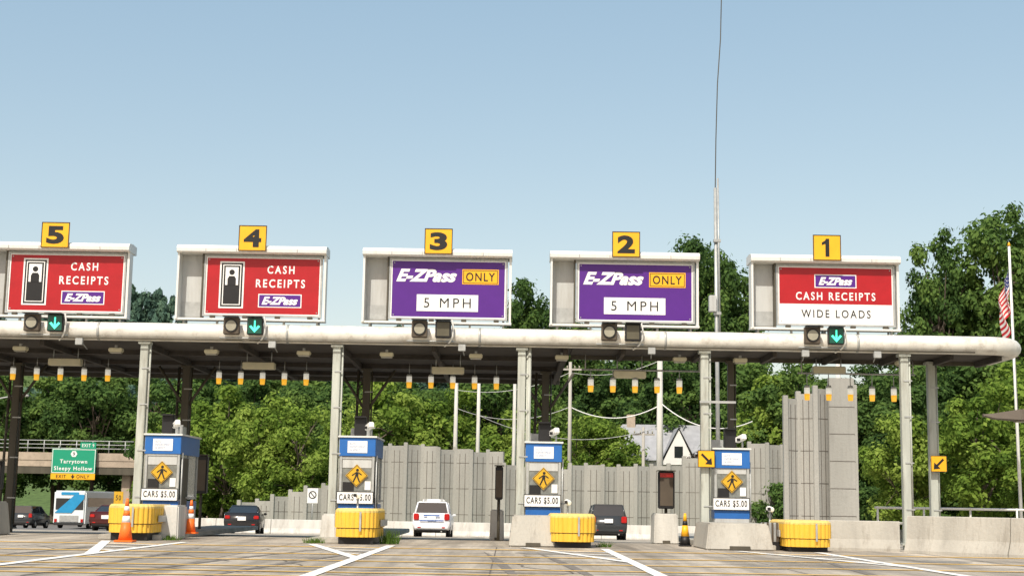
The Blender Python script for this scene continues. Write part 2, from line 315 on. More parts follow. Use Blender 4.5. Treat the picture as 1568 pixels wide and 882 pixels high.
# ------------------------------------------------------------------ lane signs
sigfield = M('signal_field', (.01, .09, .06), .3)
def lane_sign(cx, kind, num):
    g = root('toll_lane_sign', (cx, 44, 7.7)); W, H = 3.55, 1.8
    face = red if kind in 'cw' else purple
    box(g, 'cabinet', (0, .16, 0), (W-.02, .28, H-.02), panelgrey)
    rect(g, 'face', 0, 0, W, H, 0.0, face, .015)
    border(g, 'face_edge', 0, 0, W, H, .034, -.012, signwhite, .01)
    border(g, 'frame', 0, 0, W+.12, H+.12, .055, -.03, galv, .06)
    box(g, 'side_bay_panel', (-W/2-.44, .30, -.02), (.72, .06, 2.0), panelgrey)
    box(g, 'side_bay_hatch', (-W/2-.44, .262, -.72), (.66, .02, .46), galv, bevel=.008)
    box(g, 'left_post', (-W/2-.83, .05, -.02), (.06, .5, 2.1), white)
    box(g, 'inner_post', (-W/2-.10, .12, -.02), (.05, .3, 2.0), darkcol)
    box(g, 'right_post', (W/2+.14, .1, -.02), (.07, .4, 2.1), white)
    x0, x1 = -W/2-.88, W/2+.19
    prof = [(-.24, .985), (-.30, 1.02), (-.31, 1.12), (-.27, 1.19), (-.16, 1.24), (.2, 1.27), (.62, 1.24), (.62, .985)]
    n = len(prof); v = [(x0, p[0], p[1]) for p in prof]+[(x1, p[0], p[1]) for p in prof]
    obj(g, 'hood', v, [tuple(range(n)), tuple(range(n, 2*n))[::-1]]+[(i, (i+1) % n, n+(i+1) % n, n+i) for i in range(n)], white)
    for t in np.linspace(x0+.9, x1-.9, 4): box(g, 'hood_seam', (t, -.308, 1.07), (.02, .012, .1), galv)
    box(g, 'ledge', ((x0+x1)/2, .05, -1.06), (x1-x0, .42, .06), white)
    for t in np.linspace(x0+.25, x1-.25, 5): box(g, 'strut', (t, .05, -1.16), (.06, .1, .16), galv)
    for t in np.linspace(-1.5, 1.5, 4): box(g, 'ledge_lamp', (t, -.10, -.985), (.16, .12, .07), darkcol, .01)
    for t in np.linspace(x0+.25, x1-.25, 3): tube(g, 'back_leg', (t, .4, -1.2), (t, .4, .98), .035, .035, galv, 8)
    for sx in (-1, 1):
        for sz in (-1, 1): tube(g, 'bolt', (sx*(W/2-.09), -.02, sz*(H/2-.09)), (sx*(W/2-.09), .0, sz*(H/2-.09)), .018, .018, galv, 8)
    yT = -.006
    if kind == 'c':
        rect(g, 'icon_field', -.97, .03, .76, 1.46, -.008, signwhite, .007); rect(g, 'icon_booth', -.97, .03, .66, 1.36, -.012, black, .003)
        rect(g, 'icon_surround', -.97, .03, .56, 1.26, -.016, signwhite, .003); rect(g, 'icon_wall', -.97, .03, .50, 1.20, -.020, black, .003)
        rect(g, 'icon_window', -.97, .30, .40, .56, -.024, signwhite, .003)
        flat(g, 'icon_head', circ(-.97, .42, .085), -.028, black, .003)
        flat(g, 'icon_body', [(-1.10, .01), (-.84, .01), (-.84, .22), (-.89, .30), (-1.05, .30), (-1.10, .22)], -.028, black, .003)
        text(g, 'legend_cash', 'CASH', .54, yT, .52, .84, .25, signwhite, offset=.02, space=1.4); text(g, 'legend_receipts', 'RECEIPTS', .54, yT, .09, 1.52, .26, signwhite, offset=.02, space=1.35)
        rect(g, 'toll_tag_panel', .54, -.45, 1.34, .42, -.006, signwhite, .005); rect(g, 'toll_tag_field', .54, -.45, 1.28, .36, -.010, purple, .003)
        text(g, 'toll_tag_logo', 'E-ZPass', .54, -.014, -.45, 1.12, .25, signwhite, .35, .045, 1.0)
    elif kind == 'e':
        text(g, 'toll_tag_logo', 'E-ZPass', -.68, yT, .42, 1.88, .40, signwhite, .35, .045, 1.0)
        rect(g, 'only_panel', .99, .40, 1.13, .47, -.008, amber, .006); border(g, 'only_border', .99, .40, 1.07, .41, .018, -.011, black, .002)
        text(g, 'only_legend', 'ONLY', .99, -.013, .40, .90, .27, black, offset=.015)
        rect(g, 'speed_panel', -.02, -.43, 1.90, .52, -.008, signwhite, .006); text(g, 'speed_legend', '5 MPH', -.02, -.012, -.43, 1.45, .30, black, offset=.0, space=1.35)
    else:
        rect(g, 'lower_field', 0, -.58, W-.02, .62, -.014, signwhite, .013)
        rect(g, 'toll_tag_panel', 0, .45, 1.30, .42, -.006, signwhite, .005); rect(g, 'toll_tag_field', 0, .45, 1.24, .36, -.010, purple, .003)
        text(g, 'toll_tag_logo', 'E-ZPass', 0, -.014, .45, 1.05, .25, signwhite, .35, .045, 1.0)
        text(g, 'legend_cash_receipts', 'CASH RECEIPTS', 0, yT, -.02, 2.46, .25, signwhite, offset=.02, space=1.35); text(g, 'legend_wide_loads', 'WIDE LOADS', 0, -.018, -.57, 2.14, .25, black, offset=.01, space=1.35)
    p = root('lane_number_plate', (cx-.32, 43.66, 9.14))
    box(p, 'plate', (0, 0, 0), (.86, .03, .80), amber); border(p, 'plate_border', 0, 0, .86, .80, .025, -.022, black, .004)
    if num == '1':
        flat(p, 'numeral', [(-.05, -.28), (.07, -.28), (.07, .28), (-.03, .28), (-.06, .22), (-.16, .16), (-.16, .08), (-.05, .12)], -.022, black, .004)
    else: text(p, 'numeral', num, 0, -.022, 0, .54, .56, black, offset=.045)
    for s in (-.25, .25): box(p, 'bracket', (s, .17, -.28), (.04, .3, .05), galv)
    s = root('lane_signal', (cx-.47, 43.6, 6.40))
    for k, dx in enumerate((-.36, .36)):
        box(s, 'housing_%d' % k, (dx, 0, 0), (.48, .2, .52), black if k else brown, bevel=.02)
        tube(s, 'mount_%d' % k, (dx, .1, -.1), (dx, .25, -.1), .04, .04, galv, 8)
    tube(s, 'lens_ring', (-.36, -.13, 0), (-.36, -.09, 0), .20, .20, black, 20)
    tube(s, 'round_lens', (-.36, -.14, 0), (-.36, -.11, 0), .16, .16, lampglass, 20)
    if kind == 'e':
        rect(s, 'dark_display', .36, 0, .38, .42, -.108, panel_off, .006)
    else:
        rect(s, 'arrow_field', .36, 0, .42, .46, -.108, sigfield, .006)
        flat(s, 'arrow_stem', [(.335, .17), (.385, .17), (.385, -.12), (.335, -.12)], -.114, greenlit, .004)
        flat(s, 'arrow_head', [(.36, -.20), (.52, -.02), (.47, .02), (.36, -.11), (.25, .02), (.20, -.02)], -.119, greenlit, .004)
    for dx in (-.36, .36):
        box(s, 'visor', (dx, -.2, .27), (.48, .22, .02), black)
    sweep(s, 'conduit', [(.62, .0, .3), (.66, -.02, .1), (.66, -.02, -.2), (.56, .1, -.38), (.4, .3, -.48)], .028, white)
    tube(s, 'hanger', (-.75, .15, -.35), (.7, .15, -.35), .025, .025, galv, 8)
for cx, k, n in [(-13.80, 'c', '5'), (-7.71, 'c', '4'), (-1.97, 'e', '3'), (3.82, 'e', '2'), (10.02, 'w', '1')]:
    lane_sign(cx, k, n)

# ------------------------------------------------------------------ toll booths / islands
def jersey(name, p0, p1, h, mat, wb=.6, wt=.24, z0=None):
    p0 = Vector((*p0, gz(p0[1]))) if z0 is None else Vector((*p0, z0)); p1 = Vector((*p1, gz(p1[1]))) if z0 is None else Vector((*p1, z0))
    d = (p1-p0); L = Vector((d.x, d.y, 0)).length; nrm = Vector((d.y, -d.x, 0)).normalized()
    prof = [(-wb/2, 0), (-wb/2, .08), (-wt/2-.06, .33*h/.85), (-wt/2, h-.02), (-wt/2+.02, h), (wt/2-.02, h), (wt/2, h-.02), (wt/2+.06, .33*h/.85), (wb/2, .08), (wb/2, 0)]
    r = root(name, p0); nseg = max(1, round(L/3.0)); n = len(prof)
    for s in range(nseg):
        a = d*(s/nseg); b = d*((s+1)/nseg)-d.normalized()*.03
        v = [a+nrm*q[0]+Vector((0, 0, q[1])) for q in prof]+[b+nrm*q[0]+Vector((0, 0, q[1])) for q in prof]
        obj(r, 'segment', v, [tuple(range(n)), tuple(range(n, 2*n))[::-1]]+[(i, (i+1) % n, n+(i+1) % n, n+i) for i in range(n)], mat)
    return r
def attenuator(x, y, w, zb, zt):
    g = root('crash_cushion', (x, y, 0)); 
    def outline(rad, rip, depth):
        pts = []
        N = 96
        for i in range(N+1):
            a = math.pi+math.pi*i/N; rr = rad+rip*abs(math.sin(i*math.pi/8)); pts.append((rr*math.cos(a), rr*.75*math.sin(a)))
        m = 24
        for i in range(1, m): pts.append((rad+rip*abs(math.sin(i*math.pi/3)), depth*i/m))
        pts.append((rad, depth)); pts.append((-rad, depth))
        for i in range(m-1, 0, -1): pts.append((-rad-rip*abs(math.sin(i*math.pi/3)), depth*i/m))
        return pts
    def extr(name, o, z0, z1, mat, bt=0):
        n = len(o); v = [(p[0], p[1], z0) for p in o]+[(p[0], p[1], z1-bt) for p in o]
        f = [tuple(range(n))]+[(i, (i+1) % n, n+(i+1) % n, n+i) for i in range(n)]
        if bt:
            v += [(p[0]*.92, p[1]*.92+.04, z1) for p in o]; f += [(n+i, n+(i+1) % n, 2*n+(i+1) % n, 2*n+i) for i in range(n)]+[tuple(range(2*n, 3*n))]
        else: f.append(tuple(range(n, 2*n)))
        return obj(g, name, v, f, mat)
    hh = zt-zb
    extr('lower_drum', outline(w/2-.06, .035, 2.2), zb, zb+hh*.30, yel)
    extr('waist_band', outline(w/2-.06, .0, 2.2), zb+hh*.30, zb+hh*.33, darkcol)
    extr('upper_drum', outline(w/2-.03, .035, 2.2), zb+hh*.33, zt-.09, yel)
    extr('lid', outline(w/2-.02, .02, 2.24), zt-.09, zt+.02, yellid, .06)
    box(g, 'skid', (0, .9, zb/2+.01), (w*.8, 2.2, zb), black)
    box(g, 'strap', (w*.12, -w*.375-.02, (zb+zt)/2+.05), (.05, .02, hh*.7), galv)
    for s in (-1, 1): box(g, 'side_rail', (s*(w/2+.05), 1.3, (zb+zt)/2), (.04, 1.9, .18), galv)
def camera_unit(parent, x, y, z):
    tube(parent, 'camera_post', (x, y, z), (x, y, z+.22), .03, .03, galv, 8); box(parent, 'camera_housing', (x-.06, y-.08, z+.3), (.16, .42, .17), signwhite, .02, rot=(R(-14), 0, R(25))); box(parent, 'camera_lens', (x-.16, y-.27, z+.25), (.10, .03, .09), black)
def booth(x, zt):
    g = root('toll_booth', (x, 44.0, .15)); W, D = 1.04, 2.6; T = zt-.15
    box(g, 'base', (0, D/2, .42), (W, D, .84), panelgrey, .015)
    box(g, 'base_blue_band', (0, D/2-.003, .82), (W+.02, D, .26), blue)
    box(g, 'glazing', (0, D/2, 1.70), (W-.06, D-.06, 1.40), boothglass)
    for sx in (-1, 1):
        for yy in (.03, D*.5, D-.03): box(g, 'mullion', (sx*(W/2-.03), yy, 1.70), (.07, .07, 1.4), galv)
    box(g, 'mid_rail', (0, .01, 2.32), (W-.14, .04, .05), galv)
    rect(g, 'blind', .0, 2.16, W-.16, .26, .012, panelgrey, .01)
    rect(g, 'window_notice', .34, 1.5, .18, .26, .010, signwhite, .01); rect(g, 'console', -.25, 1.47, .34, .26, .008, black, .012)
    box(g, 'attendant_shelf', (W/2+.08, 1.3, 1.05), (.16, .7, .05), galv)
    box(g, 'head_box', (0, D/2, T-.29), (W+.06, D+.06, .56), blue, .01)
    box(g, 'roof', (0, D/2, T+.02), (W+.14, D+.16, .05), white)
    rect(g, 'notice', 0, T-.29, .60, .36, -.045, signwhite, .01)
    text(g, 'notice_text', 'AUTO\nENFORCEMENT\nIN EFFECT', 0, -.048, T-.29, .46, .26, blue, offset=0)
    box(g, 'rate_board', (-.03, -.05, 1.13), (1.12, .03, .38), signwhite); text(g, 'rate_legend', 'CARS $5.00', -.03, -.07, 1.13, .96, .22, black, offset=.018)
    border(g, 'rate_border', -.03, 1.13, 1.12, .38, .02, -.071, black, .003)
    dz = 1.80; s = .34
    flat(g, 'diamond', [(0, dz-s), (s, dz), (0, dz+s), (-s, dz)], -.03, amberdull, .012)
    for q in range(4):
        a0 = [(0, -s), (s, 0), (0, s), (-s, 0)][q]; a1 = [(0, -s), (s, 0), (0, s), (-s, 0)][(q+1) % 4]
        flat(g, 'diamond_edge', [(a0[0]*.94, dz+a0[1]*.94), (a1[0]*.94, dz+a1[1]*.94), (a1[0]*.88, dz+a1[1]*.88), (a0[0]*.88, dz+a0[1]*.88)], -.033, black, .002)
    flat(g, 'figure_head', circ(.02, dz+.16, .045, 10), -.034, black, .003)
    flat(g, 'figure_body', [(-.05, dz-.03), (.05, dz-.03), (.06, dz+.1), (-.02, dz+.11)], -.034, black, .003)
    flat(g, 'figure_leg_1', [(-.05, dz-.035), (0, dz-.035), (-.08, dz-.2), (-.12, dz-.19)], -.034, black, .003)
    flat(g, 'figure_leg_2', [(0.005, dz-.035), (.05, dz-.035), (.11, dz-.19), (.07, dz-.2)], -.034, black, .003)
    flat(g, 'figure_arm', [(-.025, dz+.1), (-.025, dz+.06), (-.13, dz-.02), (-.15, dz+.01)], -.034, black, .003)
    flat(g, 'figure_arm_2', [(.065, dz+.1), (.065, dz+.05), (.15, dz+.0), (.16, dz+.03)], -.034, black, .003)
    box(g, 'lower_sill', (0, -.005, 1.02), (W, .05, .05), galv)
    camera_unit(g, .38, .3, T+.05)
    box(g, 'door_frame', (W/2+.01, .75, 1.2), (.03, .8, 2.1), darkcol); tube(g, 'flank_conduit', (W/2+.06, .12, 0), (W/2+.06, .12, 2.4), .025, .025, galv, 8)
    box(g, 'air_unit', (-.1, 1.9, T+.2), (.6, .6, .32), galv, .02)
    b = root('booth_signal_box', (x+.02, 44.5, zt+.07)); box(b, 'housing', (0, 0, .30), (.36, .3, .60), black, .02); box(b, 'visor', (0, -.22, .56), (.36, .16, .03), black); tube(b, 'foot', (0, 0, -.03), (0, 0, .02), .06, .06, galv)
    box(b, 'side_arm', (.3, 0, .25), (.3, .04, .04), galv)
    isl = root('toll_island', (x, 41, 0))
    box(isl, 'kerb_slab', (-.1, 8, .075), (1.75, 16, .15), conc, .02)
    return g
BX = [(-10.54, 3.07), (-4.62, 3.10), (1.05, 3.02), (6.77, 2.92)]
for x, zt in BX: booth(x, zt)
attenuator(-10.5, 40.6, 1.26, .22, .98); attenuator(-4.22, 40.6, 1.2, .2, .96); attenuator(1.8, 40.6, 1.26, .17, .91); attenuator(8.3, 40.4, 1.3, .14, .84)
def block(name, x, y, w, d, h, mat, taper=.12):
    g = root(name, (x, y, gz(y)))
    v = [(-w/2, -d/2, 0), (w/2, -d/2, 0), (w/2, d/2, 0), (-w/2, d/2, 0), (-w/2+taper, -d/2+taper*2, h), (w/2-taper, -d/2+taper*2, h), (w/2-taper, d/2, h), (-w/2+taper, d/2, h)]
    obj(g, 'body', v, [(0, 3, 2, 1), (4, 5, 6, 7), (0, 1, 5, 4), (1, 2, 6, 5), (2, 3, 7, 6), (3, 0, 4, 7)], mat, bevel=.04)
    box(g, 'lifting_slot', (0, -d/2-.0, .07), (w*.3, .06, .1), darkcol)
    return g
block('concrete_block', -9.75, 42.3, .62, 1.2, .98, concw, .03); block('concrete_block', -5.2, 42.8, .5, 1.4, .8, concw, .05)
block('concrete_nose', .70, 42.0, 1.35, 3, .86, conc, .10); block('concrete_nose', 6.45, 42.0, 1.9, 3, .74, conc, .12)
block('concrete_block', -.38, 50, .5, 1.2, 1.05, concw, .03); block('concrete_block', 5.1, 47.5, .8, 1.2, .98, concw, .03); block('concrete_nose', -15.6, 42.3, 1.0, 4, 1.0, conc, .14)
gd = root('steel_guard', (7.4, 41.2, 0)); box(gd, 'plate', (0, 0, .5), (.5, .2, .55), galv, .02)
for k in range(4): box(gd, 'rib', (-.2+k*.13, -.12, .5), (.05, .05, .55), brown)
box(gd, 'foot', (0, 0, .12), (.5, .3, .24), black)
for x, y, h in [(-4.45, 42.9, 1.2), (1.75, 42.9, 1.1), (7.7, 42.8, 1.0)]:
    g = root('roadside_camera', (x, y, .15)); tube(g, 'post', (0, 0, 0), (0, 0, h-.1), .03, .03, galv, 8); box(g, 'body', (0, -.05, h), (.14, .30, .14), signwhite, .03, rot=(R(10), 0, .3)); box(g, 'dark_lens', (-.06, -.22, h), (.09, .03, .09), black)

jersey('concrete_barrier', (9.15, 42.6), (11.35, 42.1), .86, conc, .6, .26)
jersey('concrete_barrier', (11.3, 40.9), (17.5, 33.5), 1.03, conc, .62, .26)
jersey('concrete_barrier', (-19.5, 82), (30, 82), .80, concw, .6, .22)
gr = root('guard_rail', (13, 48, 0))
for z in (.75, 1.25): tube(gr, 'rail', (-.9, 0, z), (7, -.5, z), .04, .04, white, 8)
for k in range(6): tube(gr, 'post', (-.8+k*1.5, -k*.1, 0), (-.8+k*1.5, -k*.1, 1.3), .035, .035, white, 8)

def cone(x, y, h, c=orange, band=signwhite):
    g = root('traffic_cone', (x, y, gz(y)+(.15 if y > 41.5 else .004))); box(g, 'base', (0, 0, .03), (.38*h/.9, .38*h/.9, .05), c if c is orange else black, .01)
    R0 = .15*h/.9
    def rr(t): return R0*(1-t)+.03*t
    for a, b, m in [(.05, .45, c), (.45, .6, band), (.6, .72, c), (.72, .82, band), (.82, 1, c)]:
        tube(g, 'section', (0, 0, a*h), (0, 0, b*h), rr(a), rr(b), m, 18)
cone(-10.2, 38.9, 1.15); cone(-9.35, 42.9, .98); 
cn = root('delineator_cone', (5.3, 43.6, .004)); box(cn, 'base', (0, 0, .03), (.36, .36, .05), black, .01)
for a, b, m in [(.05, .3, black), (.3, .62, amber), (.62, .75, black), (.75, .98, amber)]: tube(cn, 'section', (0, 0, a), (0, 0, b), .14*(1-a)+.03, .14*(1-b)+.03, m, 18)

def arrow_sign(x, y, z, right=True):
    g = root('arrow_sign', (x, y, z)); box(g, 'plate', (0, 0, 0), (.52, .02, .52), amber); border(g, 'edge', 0, 0, .52, .52, .02, -.014, black, .003)
    s = 1 if right else -1
    flat(g, 'arrow_shaft', [(-.17*s, .12), (-.12*s, .17), (.10*s, -.05), (.05*s, -.10)][::s], -.016, black, .004)
    flat(g, 'arrow_head', [(.17*s, -.17), (-.04*s, -.15), (.15*s, .04)][::s], -.021, black, .004)
    box(g, 'bracket', (0, .06, 0), (.3, .1, .05), galv)
arrow_sign(5.98, 43.85, 2.62, True); arrow_sign(13.7, 46.1, 2.66, False)

def cabinet(x, y, z, w=.5, h=1.2):
    g = root('lane_control_cabinet', (x, y, z)); box(g, 'housing', (0, 0, 0), (w, .3, h), black, .03); tube(g, 'post', (0, .05, -z+gz(y)), (0, .05, -h/2), .05, .05, darkcol)
    box(g, 'door', (0, -.155, -.03), (w*.8, .015, h*.8), brown, .004); box(g, 'rain_hood', (0, -.06, h/2+.015), (w+.06, .44, .03), darkcol); return g
c = cabinet(5.1, 47.0, 1.7, .52, 1.2); rect(c, 'notice', 0, .47, .42, .14, -.175, tail, .006)
cabinet(-.32, 48, 1.85, .26, 1.1); cabinet(-10.6, 50, 2.0, .42, 1.3); cabinet(-16.3, 46, 1.8, .5, .9)

# ------------------------------------------------------------------ antenna, flag, street lamp
an = root('antenna_mast', (8.6, 60, gz(60)))
tube(an, 'pole', (.1, 0, 0), (.0, 0, 14.9), .10, .07, galv, 10); tube(an, 'pole_2', (.16, -.1, 8), (.10, -.1, 15.3), .04, .04, galv, 8)
sweep(an, 'whip', [(0, 0, 14.7), (.04, 0, 17), (.12, 0, 19.5), (.26, 0, 21.5), (.34, 0, 24.5)], .022, darkcol)
for z in (9.5, 12.6): box(an, 'clamp', (.06, -.05, z), (.3, .2, .12), galv)
box(an, 'equipment_box', (-.15, -.1, 9.9), (.3, .3, .7), panelgrey, .02)
fp = root('flag_pole', (16.95, 48, 0)); tube(fp, 'pole', (0, 0, 0), (-.1, 0, 10.1), .06, .04, signwhite, 12); tube(fp, 'finial', (-.1, 0, 10.1), (-.1, 0, 10.22), .06, .02, amber, 10)
def flag():
    g = root('flag', (16.82, 47.93, 9.35)); na, nb = 26, 26; v = []; f = []; mi = []
    for a in range(na+1):
        for b in range(nb+1):
            A = a/na; B = b/nb
            v.append((-.05-.40*A*(.6+.4*math.sin(3*B+1))+.06*math.sin(A*14+B*3), .16*math.sin(A*12+B*2), -(B*1.15)-A*1.35-.06*math.sin(A*9)))
    for a in range(na):
        for b in range(nb):
            i = a*(nb+1)+b; f.append((i, i+1, i+nb+2, i+nb+1)); 
            if a < na*.4 and b < nb*7/13: mi.append(2 if not (a % 2 == 1 and b % 3 == 1) else 1)
            else: mi.append(0 if (b*13//nb) % 2 == 0 else 1)
    o = obj(g, 'cloth', v, f, flagr); o.data.materials.append(flagw); o.data.materials.append(flagb)
    for p, k in zip(o.data.polygons, mi): p.material_index = k
    tube(g, 'halyard', (.05, 0, .1), (.1, 0, -5), .01, .01, galv, 6)
flag()
sl = root('street_lamp', (16.6, 40, 0)); tube(sl, 'pole', (0, 0, 0), (0, 0, 3.8), .09, .07, brown, 12)
v = []
for t, w, h, zz in [(0, .06, .05, .12), (.3, .16, .16, .04), (1.0, .28, .32, 0), (1.9, .28, .36, 0), (3.5, .1, .14, .06)]:
    v += [(-3.45+t, -w, 3.68+zz), (-3.45+t, w, 3.68+zz), (-3.45+t, w*.6, 3.68+zz+h), (-3.45+t, -w*.6, 3.68+zz+h)]
f = [(0, 1, 2, 3), (16, 17, 18, 19)]
for k in range(4):
    for j in range(4): f.append((4*k+j, 4*k+(j+1) % 4, 4*k+4+(j+1) % 4, 4*k+4+j))
obj(sl, 'lamp_head', v, f, brown, bevel=.02); box(sl, 'lens', (-2.1, 0, 3.66), (.9, .3, .03), lampglass)

# ------------------------------------------------------------------ sound walls
def fold_wall(name, x0, y0, panels, pw, z0, amp=.55):
    g = root(name, (x0, y0, z0)); x = 0
    for i, h in enumerate(panels):
        ya, yb = (0, amp) if i % 2 == 0 else (amp, 0)
        L = math.hypot(pw, amp); ang = math.atan2(yb-ya, pw); cx = x+pw/2; cy = (ya+yb)/2
        box(g, 'panel', (cx, cy, h/2), (L-.06, .16, h), wallm, .015, rot=(0, 0, ang))
        c, s = math.cos(ang), math.sin(ang)
        for t in (-.17, .17): 
            ox = t*L; box(g, 'groove', (cx+c*ox+s*.082, cy+s*ox-c*.082, h/2-.1), (.035, .012, h-.35), jointm, rot=(0, 0, ang))
        zz = 1.3
        while zz < h-.4:
            box(g, 'lift_joint', (cx+s*.083, cy-c*.083, zz), (L-.2, .010, .03), jointm, rot=(0, 0, ang)); zz += 1.55
        box(g, 'post', (x, ya, (h+.14)/2), (.24, .30, h+.14), wallm, .02)
        x += pw
    return g
def lerp(a, b, n): return [a+(b-a)*i/(n-1) for i in range(n)]
g88 = gz(88)
heights = [1.9, 2.0, 2.2, 2.5, 2.75, 3.0, 3.6, 4.4]+lerp(5.45, 5.0, 8)+[4.4, 4.3, 4.2, 4.2]+lerp(4.25, 4.45, 7)+[4.8, 5.1, 5.5, 5.6, 5.75, 5.8, 5.8]
heights = [h+random.choice([0, 0, .12, -.08]) for h in heights]
fold_wall('sound_wall', -16.3, 88, heights, 1.0, g88)
fold_wall('sound_wall', 13.3, 69.5, [6.9, 7.15, 7.4], .72, gz(70), .5)
tw = root('sound_wall_end', (16.0, 69.5, gz(69)))
box(tw, 'end_slab', (-.0, 0, 3.95), (1.25, .25, 7.9), wallm, .03); box(tw, 'end_slab_side', (.66, 1.2, 3.8), (.2, 2.6, 7.6), wallm, .02)
for k in range(5): box(tw, 'panel_joint', (0, -.13, 1.3+k*1.3), (1.23, .012, .03), jointm)
def house(x, y):
    g = root('gabled_house', (x, y, gz(y))); W, D, H, Rg = 7.4, 6, 5.6, 8.2
    box(g, 'walls', (0, D/2, H/2), (W, D, H), signwhite)
    v = [(-W/2-.4, -.4, H-.1), (W/2+.4, -.4, H-.1), (W/2+.1, D/2, Rg), (-W/2+1.6, D/2, Rg), (-W/2-.4, D+.4, H-.1), (W/2+.4, D+.4, H-.1)]
    obj(g, 'roof', v, [(0, 1, 2, 3), (3, 2, 5, 4), (0, 3, 4), (1, 5, 2), (0, 4, 5, 1)], shingle)
    obj(g, 'gable', [(.4, -.6, 5.2), (2.8, -.6, 5.2), (1.6, -.6, 7.7), (1.6, 2.6, 7.7), (.4, 2, 5.2), (2.8, 2, 5.2)], [(0, 1, 2), (0, 2, 3, 4), (1, 5, 3, 2)], signwhite)
    for s in (-1, 1):
        obj(g, 'gable_roof', [(1.6, -.75, 7.85), (1.6+s*1.5, -.75, 5.0), (1.6+s*1.5, 2, 5.0), (1.6, 2.8, 7.85)], [(0, 1, 2, 3)], shingle)
    rect(g, 'window', 1.6, 6.1, .6, .8, -.62, glassd, .02); box(g, 'chimney', (-1.5, 3, 8.2), (.6, .6, 1.4), tan)
    for s in (-2.4, -.8): rect(g, 'window_low', s, 3.4, .8, 1.2, -.03, glassd, .02)
house(10.4, 103)

def upole(x, y, ztop, r=.13, arm=True, m=wood):
    g = root('utility_pole', (x, y, gz(y))); h = ztop-gz(y); tube(g, 'pole', (0, 0, 0), (0, 0, h), r*1.2, r*.8, m, 10)
    if arm:
        box(g, 'crossarm', (0, 0, h-.5), (1.5, .1, .12), m)
        for s in (-.6, -.2, .3, .6): tube(g, 'insulator', (s, 0, h-.44), (s, 0, h-.25), .05, .04, lampglass, 8)
    return g
upole(-3.6, 96, 9.6, .14, False, concw); upole(-2.1, 96, 9.5, .13, False, concw); upole(.3, 96, 9.3, .13, False, concw); upole(4.0, 96, 10.6, .13); upole(10.0, 96, 11.4, .22, True, concw); upole(22.4, 98, 11.5, .2, False, concw); upole(9.0, 97, 6.4, .12)
wi = root('overhead_wires')
def wire(p0, p1, sag, r=.022):
    pts = []
    for i in range(15):
        t = i/14; p = Vector(p0).lerp(Vector(p1), t); p.z -= sag*4*t*(1-t); pts.append(tuple(p))
    sweep(wi, 'wire', pts, r, signwhite if r > .03 else galv)
wire((10.0, 96, 8.0), (15.5, 92, 6.6), 1.0, .035); wire((10.0, 96, 7.8), (4, 96, 7.6), .8, .035); wire((4, 96, 7.6), (-3.6, 96, 7.4), .8); wire((4, 96, 9.9), (10.0, 96, 10.8), .5); wire((-3.6, 96, 8.6), (4, 96, 9.9), .6); wire((10.0, 96, 6.4), (-2, 96, 6.9), 1.2)

# ------------------------------------------------------------------ bridge, highway sign, small signs
br = root('overpass_bridge', (-38, 135, -1.48))
box(br, 'deck', (-2, 3, 5.6), (26, 9, .6), tan, .02); box(br, 'girder', (-2, -1.2, 5.0), (26, .5, .7), darkcol)
box(br, 'parapet', (-2, -1.4, 6.25), (26, .3, .7), tan)
for k in range(18): tube(br, 'rail_post', (-14+k*1.5, -1.4, 6.6), (-14+k*1.5, -1.4, 7.7), .05, .05, galv, 6)
for z in (7.0, 7.35, 7.7): tube(br, 'rail', (-15, -1.4, z), (11, -1.4, z), .045, .045, galv, 6)
box(br, 'abutment', (8.3, 2, 2.5), (5.5, 8, 5.0), tan, .03)
v = [(5.6, -2.2, 0), (13, -5, 0), (13, -4.5, 3.4), (5.6, -2.1, 5.2), (5.6, -1.7, 0), (13, -4.5, 0), (13, -4.1, 3.4), (5.6, -1.7, 5.2)]
obj(br, 'wing_wall', v, [(0, 1, 2, 3), (4, 7, 6, 5), (3, 2, 6, 7), (0, 3, 7, 4), (1, 5, 6, 2)], tan)
for x in (-12, 2.5): box(br, 'pier', (x, 3, 2.6), (.8, 7, 5.2), tan, .05)
hs = root('highway_sign', (-40.0, 133.0, 4.35)); hs.scale = (1.8, 1.8, 1.8)
Z = 0
box(hs, 'panel', (0, 0, Z), (2.25, .04, 1.25), green, .0); border(hs, 'edge', 0, Z, 2.2, 1.2, .03, -.026, signwhite, .003)
text(hs, 'legend_1', 'Tarrytown', 0, -.03, Z-.05, 1.4, .26, signwhite, offset=.02); text(hs, 'legend_2', 'Sleepy Hollow', 0, -.03, Z-.40, 1.95, .26, signwhite, offset=.02)
flat(hs, 'route_shield', circ(0, Z+.36, .17, 6), -.028, signwhite, .003); text(hs, 'route_number', '9', 0, -.031, Z+.36, .12, .18, black)
box(hs, 'exit_tab', (.7, 0, Z+.80), (.8, .04, .32), green); text(hs, 'exit_text', 'EXIT 9', .7, -.03, Z+.80, .62, .17, signwhite)
box(hs, 'exit_only_strip', (0, 0, Z-.78), (2.25, .04, .3), amber); text(hs, 'exit_only_text', 'EXIT      ONLY', 0, -.03, Z-.78, 1.7, .17, black)
flat(hs, 'down_arrow', [(-.1, Z-.76), (0, Z-.9), (.1, Z-.76), (.03, Z-.76), (.03, Z-.67), (-.03, Z-.67), (-.03, Z-.76)], -.031, black, .004)
for s in (-.8, .8): box(hs, 'bracket', (s, .12, Z), (.06, .2, 1.5), galv)
ws = root('warning_sign', (-25.5, 95, gz(95))); tube(ws, 'post', (0, .03, 0), (0, .03, 2.4), .04, .04, galv); box(ws, 'plate', (0, 0, 2.1), (.6, .03, .8), amberdull); text(ws, 'legend', '50', 0, -.02, 2.1, .34, .34, black)
